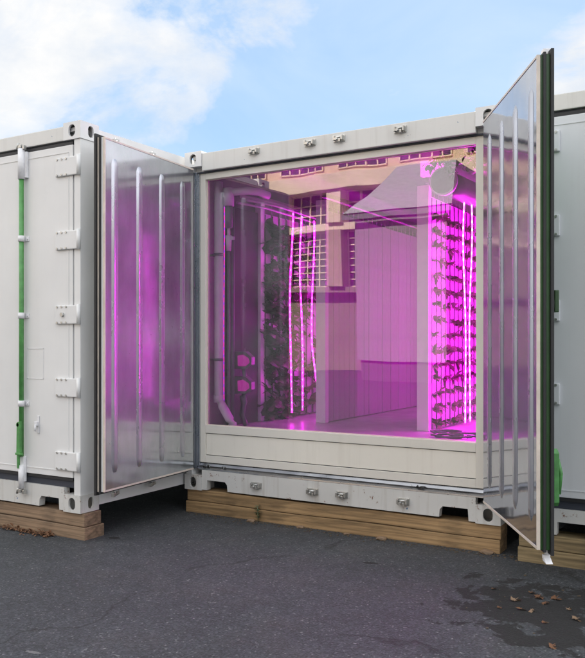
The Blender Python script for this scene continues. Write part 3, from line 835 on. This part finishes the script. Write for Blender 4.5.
# leafy vine under the ceiling right
q = random.Random(5); m = MB(); st = MB()
for k in range(9):
    p0 = Vector((q.uniform(1.98, 2.34) if k < 7 else q.uniform(1.80, 1.95), q.uniform(0.28, 0.60), 2.63)); pts = [p0]
    for j in range(8):
        pts.append(pts[-1] + Vector((q.uniform(-.05, .06), q.uniform(-.04, .05), (q.uniform(-.045, .015) if k < 7 else q.uniform(-.018, .010)))))
    st.tube(pts, 0.0035, 5)
    for pnt in pts:
        for n_ in range(7):
            d = Vector((q.uniform(-1, 1), q.uniform(-1, 1), q.uniform(-1, .6)))
            leafm(m.bm, pnt + d * 0.02, d, Vector((0, .1, 1)), q.uniform(.02, .05), q.uniform(.015, .03))
v = empty('hanging_vine', (0, 0, 0), 0, 'tangle of leafy vines hanging under the ceiling at the top right of the glass', 'plant')
m.build('leaves', M['leaf_dark'], v, fix=False); st.build('stems', M['leaf_dark'], v)

# ------------------------------------------------------------------ litter, weed
leafm1, N_, L_, b_ = mat('dry_leaf', (0.14, 0.065, 0.03), 0.8)
leafm2 = simple('dry_leaf_pale', (0.20, 0.13, 0.08), 0.8)
def dead_leaf(x, y, s, a, mt, seed, lab, grp='dry leaves lying by the grey container', z=0.004):
    q = random.Random(seed); m = MB()
    pts = []
    n = 9
    for i in range(n):
        t = 2 * math.pi * i / n
        rr = 1 + 0.28 * math.cos(5 * t / 1.0 + seed) + q.uniform(-.12, .12)
        pts.append(Vector((s * rr * math.cos(t), s * 0.62 * rr * math.sin(t), 0)))
    c = Vector((0, 0, 0.3 * s))
    for i in range(n):
        a1, b1 = pts[i], pts[(i + 1) % n]
        a1.z = abs(a1.y) * q.uniform(0.2, 0.9)
        f = m.bm.faces.new([m.bm.verts.new(p) for p in (a1, b1, c * 0.2)])
    bmesh.ops.remove_doubles(m.bm, verts=m.bm.verts, dist=1e-5)
    o = m.build('dry_leaf', mt, None, (x, y, z), (q.uniform(-.25, .25), q.uniform(-.25, .25), a), fix=False)
    return tag(o, lab, 'leaf', grp)
LV = [(2.76, -0.83, .030), (2.90, -0.80, .022), (2.82, -0.95, .024), (3.08, -0.96, .030), (2.85, -0.72, .038), (3.06, -1.36, .026), (2.87, -0.95, .020),
      (2.93, -0.70, .030), (2.72, -0.98, .016), (3.02, -0.83, .020), (2.61, -0.70, .018), (2.80, -0.66, .022), (3.12, -0.80, .018), (2.96, -1.08, .015)]
for i, (x, y, s) in enumerate(LV):
    dead_leaf(x, y, s, rnd.uniform(0, 6), leafm1 if i % 3 else leafm2, i + 3, 'small brown dry leaf lying on the damp asphalt near the grey container')
m = MB(); q = random.Random(9)
for k in range(260):
    x = -0.28 - abs(q.gauss(0, 0.33)) ; y = -1.075 - abs(q.gauss(0, 0.03))
    if x < -1.6: continue
    leafm(m.bm, Vector((x, y, q.uniform(0.002, 0.02))), Vector((q.uniform(-1, 1), q.uniform(-1, 1), q.uniform(-.2, .5))), Vector((0, 0, 1)), q.uniform(.012, .035), q.uniform(.008, .02))
tag(m.build('leaf_litter', leafm1, fix=False), 'brown leaf litter along the foot of the left timber beam', 'leaf litter', None, 'stuff')
# crumbs of grit and bark along the beams
m = MB(); q = random.Random(12)
for k in range(420):
    x = q.uniform(0, 2.6); y = -0.005 - abs(q.gauss(0, 0.05)); s = q.uniform(.002, .008)
    if q.random() < 0.08: x = q.uniform(2.5, 3.3); y = q.uniform(-1.3, -0.3)
    m.box(x, x + s * 1.6, y, y + s, 0.0005, s * .8)
tag(m.build('grit', simple('grit', (0.09, 0.07, 0.05), 0.9)), 'scattered crumbs of grit and bark along the beams', 'grit', None, 'stuff')
r = empty('weed', (0.67, -0.01, 0.0), 0, 'small green weed growing from the foot of the yellowish beams', 'plant')
m = MB(); q = random.Random(3)
for k in range(16):
    a = q.uniform(0, 6.28); leafm(m.bm, Vector((0, 0, 0.02 + k * .006)), Vector((math.cos(a), math.sin(a) * .6 - .4, q.uniform(-.2, 1.2))), Vector((0, 0, 1)), q.uniform(.02, .04), .018)
m.build('leaves', M['leaf'], r, fix=False)
MB().tube([(0, 0, 0), (0.004, -0.01, 0.06), (0, -0.008, 0.115)], 0.003, 6).build('stem', M['leaf'], r)
for i, (x, y, s) in enumerate(((0.62, -0.03, .035), (1.03, -0.02, .03), (1.66, -0.03, .04), (2.36, -0.01, .045), (1.40, -0.03, .022))):
    m = MB(); q = random.Random(i)
    bmesh.ops.create_icosphere(m.bm, subdivisions=2, radius=s)
    for v_ in m.bm.verts: v_.co *= q.uniform(.7, 1.1); v_.co.z *= 0.35
    tag(m.build('bark_chip', M['wood_grey'], None, (x, y, 0.006)), 'dark splinter of wood lying at the foot of the yellowish beams', 'wood chip', 'wood chips at the foot of the beams')

# ------------------------------------------------------------------ what stands opposite, seen in the reflections
stone = simple('warm_stone', (0.66, 0.50, 0.36), 0.8, 0.12, 0.8)
stone2 = simple('pale_stone', (0.76, 0.63, 0.49), 0.8, 0.12, 1.2)
stone_shade_mid = simple('half_shaded_stone', (0.38, 0.29, 0.22), 0.8, 0.2, 1.0)  # shade on the middle storey put into the stone colour
stone_shade_low = simple('shaded_stone', (0.21, 0.165, 0.135), 0.8, 0.12, 1.2)  # ground floor darker still: its shade is painted into the stone
wglass = mat('dark_window_glass', (0.05, 0.055, 0.06), 0.08)[0]
BX0, BX1, BY = -45.0, 8.0, -28.0
bd = empty('office_building', (0, BY, 0), 0, 'long sandstone office building with gridded windows, reflected in the glazed container', 'building')
MB().box(BX0, BX1, -14, -0.6, 6.66, 13.2).build('wall', stone, bd)
MB().box(BX0, BX1, -14, -0.6, 3.95, 6.658).build('middle_wall', stone_shade_mid, bd)
MB().box(BX0, BX1, -14, -0.6, -0.1, 3.948).build('ground_floor_wall', stone_shade_low, bd)
m = MB(); m.box(BX0 - .2, BX1 + .2, -0.598, 0.25, 8.55, 9.25, 0.03); m.box(BX0 - .2, BX1 + .2, -0.598, 0.35, 12.3, 12.9, 0.03); m.build('cornice', stone2, bd)
m = MB(); m.box(BX0, BX1, -0.598, -0.1, 6.65, 7.0); m.build('ledge', stone2, bd)
m = MB(); m.box(BX0, BX1, -0.598, -0.1, 3.7, 3.95); m.build('ledge', stone_shade_low, bd)
per = 3.2; x = -13.9 - per * 9
pier0 = None; win0 = {}
def bwindow(x0, z0, w, h, nx, nz):
    m = MB()
    for i in range(nx + 1): m.box(x0 + w * i / nx - 0.03, x0 + w * i / nx + 0.03, -0.597, -0.50, z0, z0 + h)
    for j in range(nz + 1): m.box(x0, x0 + w, -0.5965, -0.52, z0 + h * j / nz - 0.025, z0 + h * j / nz + 0.025)
    wi = m.build('window', stone2, bd)
    m = MB(); m.box(x0, x0 + w, -0.598, -0.585, z0, z0 + h); m.build('pane', wglass, wi)
    return wi
k = 0
while x < BX1 - 3.5:
    m = MB(); m.box(x, x + 0.8, -0.598, 0.1, 7.001, 8.54, 0.02); m.build('pier', stone2, bd)
    m = MB(); m.box(x, x + 0.8, -0.598, 0.1, 3.951, 6.649, 0.02); m.build('pier', stone_shade_mid, bd)
    if -30 < x < 3:
        bwindow(x + 0.85, 7.02, 2.3, 1.5, 4, 3); bwindow(x + 0.85, 4.0, 2.3, 2.6, 4, 8); bwindow(x + 0.3, 9.6, 2.4, 1.2, 5, 2)
    x += per; k += 1
# white lodge with a grey hipped roof
hut = empty('lodge', (-8.5, -20.0, 0), 0, 'small white lodge with grey hipped roof, reflected in the middle of the glass', 'building')
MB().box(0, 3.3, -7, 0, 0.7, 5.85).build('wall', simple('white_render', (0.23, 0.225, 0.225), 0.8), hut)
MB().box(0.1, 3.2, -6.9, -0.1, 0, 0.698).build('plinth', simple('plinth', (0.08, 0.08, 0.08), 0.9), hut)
m = MB(); bm = m.bm
A = [bm.verts.new(p) for p in ((-.3, -7.3, 5.86), (3.6, -7.3, 5.86), (3.6, .3, 5.86), (-.3, .3, 5.86))]
B = [bm.verts.new(p) for p in ((1.1, -5.8, 7.6), (3.3, -5.8, 7.6), (3.3, -1.2, 7.6), (1.1, -1.2, 7.6))]
for i in range(4): bm.faces.new([A[i], A[(i + 1) % 4], B[(i + 1) % 4], B[i]])
bm.faces.new(A); bm.faces.new(B)
m.build('roof', simple('slate', (0.34, 0.35, 0.38), 0.6), hut)
m = MB(); m.box(-.3, 3.6, 0.302, 0.36, 5.62, 5.80); m.build('gutter', M['greypipe'], hut)

def tree(x, y, h, cr, seed, lab, mt):
    q = random.Random(seed)
    r = empty('tree', (x, y, 0), 0, lab, 'tree')
    tr = MB(); tr.tube([(0, 0, 0), (0.05, 0, h * .3), (-.05, .05, h * .55), (0, 0, h * .9)], h * .028, 10, r2=h * .008)
    lv = MB(); bark = simple('bark', (0.10, 0.07, 0.05), 0.9)
    for k in range(26):
        a = q.uniform(0, 6.28); e = q.uniform(.1, 1.1); L = cr * q.uniform(.6, 1.05); b0 = Vector((0, 0, h * q.uniform(.15, .8)))
        d = Vector((math.cos(a) * math.cos(e), math.sin(a) * math.cos(e), math.sin(e)))
        pts = [b0 + d * L * t + Vector((q.uniform(-.1, .1), q.uniform(-.1, .1), q.uniform(-.1, .1))) for t in (0, .3, .6, 1)]
        tr.tube(pts, h * .008, 5, r2=h * .0015)
        for pnt in pts[1:]:
            for n_ in range(110):
                o = Vector((q.gauss(0, .28), q.gauss(0, .28), q.gauss(0, .24))) * cr * .5
                dd = Vector((q.uniform(-1, 1), q.uniform(-1, 1), q.uniform(-1, .6)))
                leafm(lv.bm, pnt + o, dd, Vector((0, .1, 1)), q.uniform(.17, .32), q.uniform(.10, .2))
    tr.build('trunk', bark, r); lv.build('crown', mt, r, fix=False)
for i, (tx, ty, th) in enumerate(((9.5, -17.0, 9.5), (13.5, -19.5, 11.0), (17.0, -16.5, 10.0), (21.5, -20.0, 11.5), (-0.4, -21.5, 10.0))):
    tree(tx, ty, th, 3.4, 20 + i, ('dark dense tree behind the photographer, nearest to the containers', 'dark dense tree behind the photographer, second from the left of the group', 'dark dense tree in the middle of the group behind the photographer', 'tallest dark dense tree, at the right end of the group', 'dark dense tree at the left end of the group, beside the lodge')[i], M['leaf_dark'])


# ------------------------------------------------------------------ light
SUN_EL, SUN_DIR = R(40), Vector((-0.30, 0.954, 0)).normalized()
sd = bpy.data.lights.new('sun', 'SUN'); sd.energy = 5.0; sd.angle = R(0.5); sd.color = (1.0, 0.93, 0.82)
so = bpy.data.objects.new('sun', sd); COL.objects.link(so)
tosun = Vector((SUN_DIR.x * math.cos(SUN_EL), SUN_DIR.y * math.cos(SUN_EL), math.sin(SUN_EL)))
so.rotation_euler = (-tosun).to_track_quat('-Z', 'Y').to_euler(); so.location = (0, 30, 30)

w = bpy.data.worlds.new('World'); sc.world = w; w.use_nodes = True
N = w.node_tree.nodes; L = w.node_tree.links
bg = N['Background']
sky = N.new('ShaderNodeTexSky'); sky.sky_type = 'NISHITA'; sky.sun_disc = False
sky.sun_elevation = SUN_EL; sky.sun_rotation = math.atan2(SUN_DIR.x, SUN_DIR.y)
sky.air_density = 1.0; sky.dust_density = 0.3; sky.ozone_density = 2.5
tc = N.new('ShaderNodeTexCoord')
def cray(u, v):
    X = (u - 292.5) / F; Z = (HY - v) / F
    return Vector((X * math.cos(YAW) - math.sin(YAW), X * math.sin(YAW) + math.cos(YAW), Z)).normalized()
mp = N.new('ShaderNodeMapping'); mp.inputs['Scale'].default_value = (1, 1, 1.7); L.new(tc.outputs['Generated'], mp.inputs['Vector'])
nz = noise(N, L, mp.outputs[0], 4.2, 9, 0.60, 0.35)
nv = cray(345, 0).cross(cray(165, 150)).normalized()
if nv.dot(cray(100, 40)) < 0: nv = -nv
dt = N.new('ShaderNodeVectorMath'); dt.operation = 'DOT_PRODUCT'; L.new(tc.outputs['Generated'], dt.inputs[0]); dt.inputs[1].default_value = nv
ma = N.new('ShaderNodeMath'); ma.operation = 'MULTIPLY_ADD'; L.new(dt.outputs['Value'], ma.inputs[0]); ma.inputs[1].default_value = 1.2; L.new(nz, ma.inputs[2])
CL = ramp(N, L, ma.outputs[0], [(0.505, 0.0), (0.59, 0.65), (0.72, 1.0)])
# low bank of cloud to the right, behind the grey container
n2 = cray(540, 95).cross(cray(600, 55)).normalized()
if n2.dot(cray(600, 100)) < 0: n2 = -n2
d2 = N.new('ShaderNodeVectorMath'); d2.operation = 'DOT_PRODUCT'; L.new(tc.outputs['Generated'], d2.inputs[0]); d2.inputs[1].default_value = n2
n3 = Vector((math.cos(YAW), math.sin(YAW), 0)); d3 = N.new('ShaderNodeVectorMath'); d3.operation = 'DOT_PRODUCT'; L.new(tc.outputs['Generated'], d3.inputs[0]); d3.inputs[1].default_value = n3
m2 = N.new('ShaderNodeMath'); m2.operation = 'MULTIPLY_ADD'; L.new(d2.outputs['Value'], m2.inputs[0]); m2.inputs[1].default_value = 3.0; L.new(nz, m2.inputs[2])
c2 = ramp(N, L, m2.outputs[0], [(0.34, 0.0), (0.46, 1.0)]); g3 = ramp(N, L, d3.outputs['Value'], [(0.25, 0.0), (0.29, 1.0)])
mm = N.new('ShaderNodeMath'); mm.operation = 'MULTIPLY'; L.new(c2, mm.inputs[0]); L.new(g3, mm.inputs[1])
# scattered cloud over the rest of the sky
ot = ramp(N, L, noise(N, L, mp.outputs[0], 2.3, 8, 0.6, 0.2), [(0.46, 0.0), (0.60, 0.9)])
dv = N.new('ShaderNodeVectorMath'); dv.operation = 'DOT_PRODUCT'; L.new(tc.outputs['Generated'], dv.inputs[0]); dv.inputs[1].default_value = (-math.sin(YAW), math.cos(YAW), 0)
gv = ramp(N, L, dv.outputs['Value'], [(0.55, 1.0), (0.75, 0.0)])
mo = N.new('ShaderNodeMath'); mo.operation = 'MULTIPLY'; L.new(ot, mo.inputs[0]); L.new(gv, mo.inputs[1])
mx = N.new('ShaderNodeMath'); mx.operation = 'MAXIMUM'; L.new(CL, mx.inputs[0]); L.new(mm.outputs[0], mx.inputs[1])
mx2 = N.new('ShaderNodeMath'); mx2.operation = 'MAXIMUM'; L.new(mx.outputs[0], mx2.inputs[0]); L.new(mo.outputs[0], mx2.inputs[1])
CLOUDV = 3.3
shade = ramp(N, L, noise(N, L, mp.outputs[0], 6.5, 8, 0.6), [(0.35, tuple(CLOUDV * x for x in (0.78, 0.84, 0.93))), (0.6, tuple(CLOUDV * x for x in (1.0, 1.0, 1.0)))])
haze = mixc(N, L, 1.0, sky.outputs[0], (0.5, 0.5, 0.5), 'MULTIPLY')
haze = mixc(N, L, 0.6, haze, (1.22, 1.98, 2.9))
rear_fill = ramp(N, L, dv.outputs['Value'], [(0.15, 2.1), (0.6, 1.0)])  # unseen clouds behind the camera brightened to fill the shaded container fronts
shade = mixc(N, L, 1.0, shade, rear_fill, 'MULTIPLY')
wisp = ramp(N, L, noise(N, L, mp.outputs[0], 3.1, 7, 0.55, 0.8), [(0.35, 0.0), (0.75, 0.42)])
haze = mixc(N, L, wisp, haze, (3.0, 3.3, 3.7))
L.new(mixc(N, L, mx2.outputs[0], haze, shade), bg.inputs['Color'])
bg.inputs['Strength'].default_value = 0.10

sc.view_settings.view_transform = 'Standard'; sc.view_settings.look = 'None'
sc.view_settings.exposure = 1.60; sc.view_settings.gamma = 1.0; sc.view_settings.use_curve_mapping = False
sc.cycles.max_bounces = 10; sc.cycles.transparent_max_bounces = 12; sc.cycles.use_denoising = True
sc.cycles.sample_clamp_indirect = 8.0
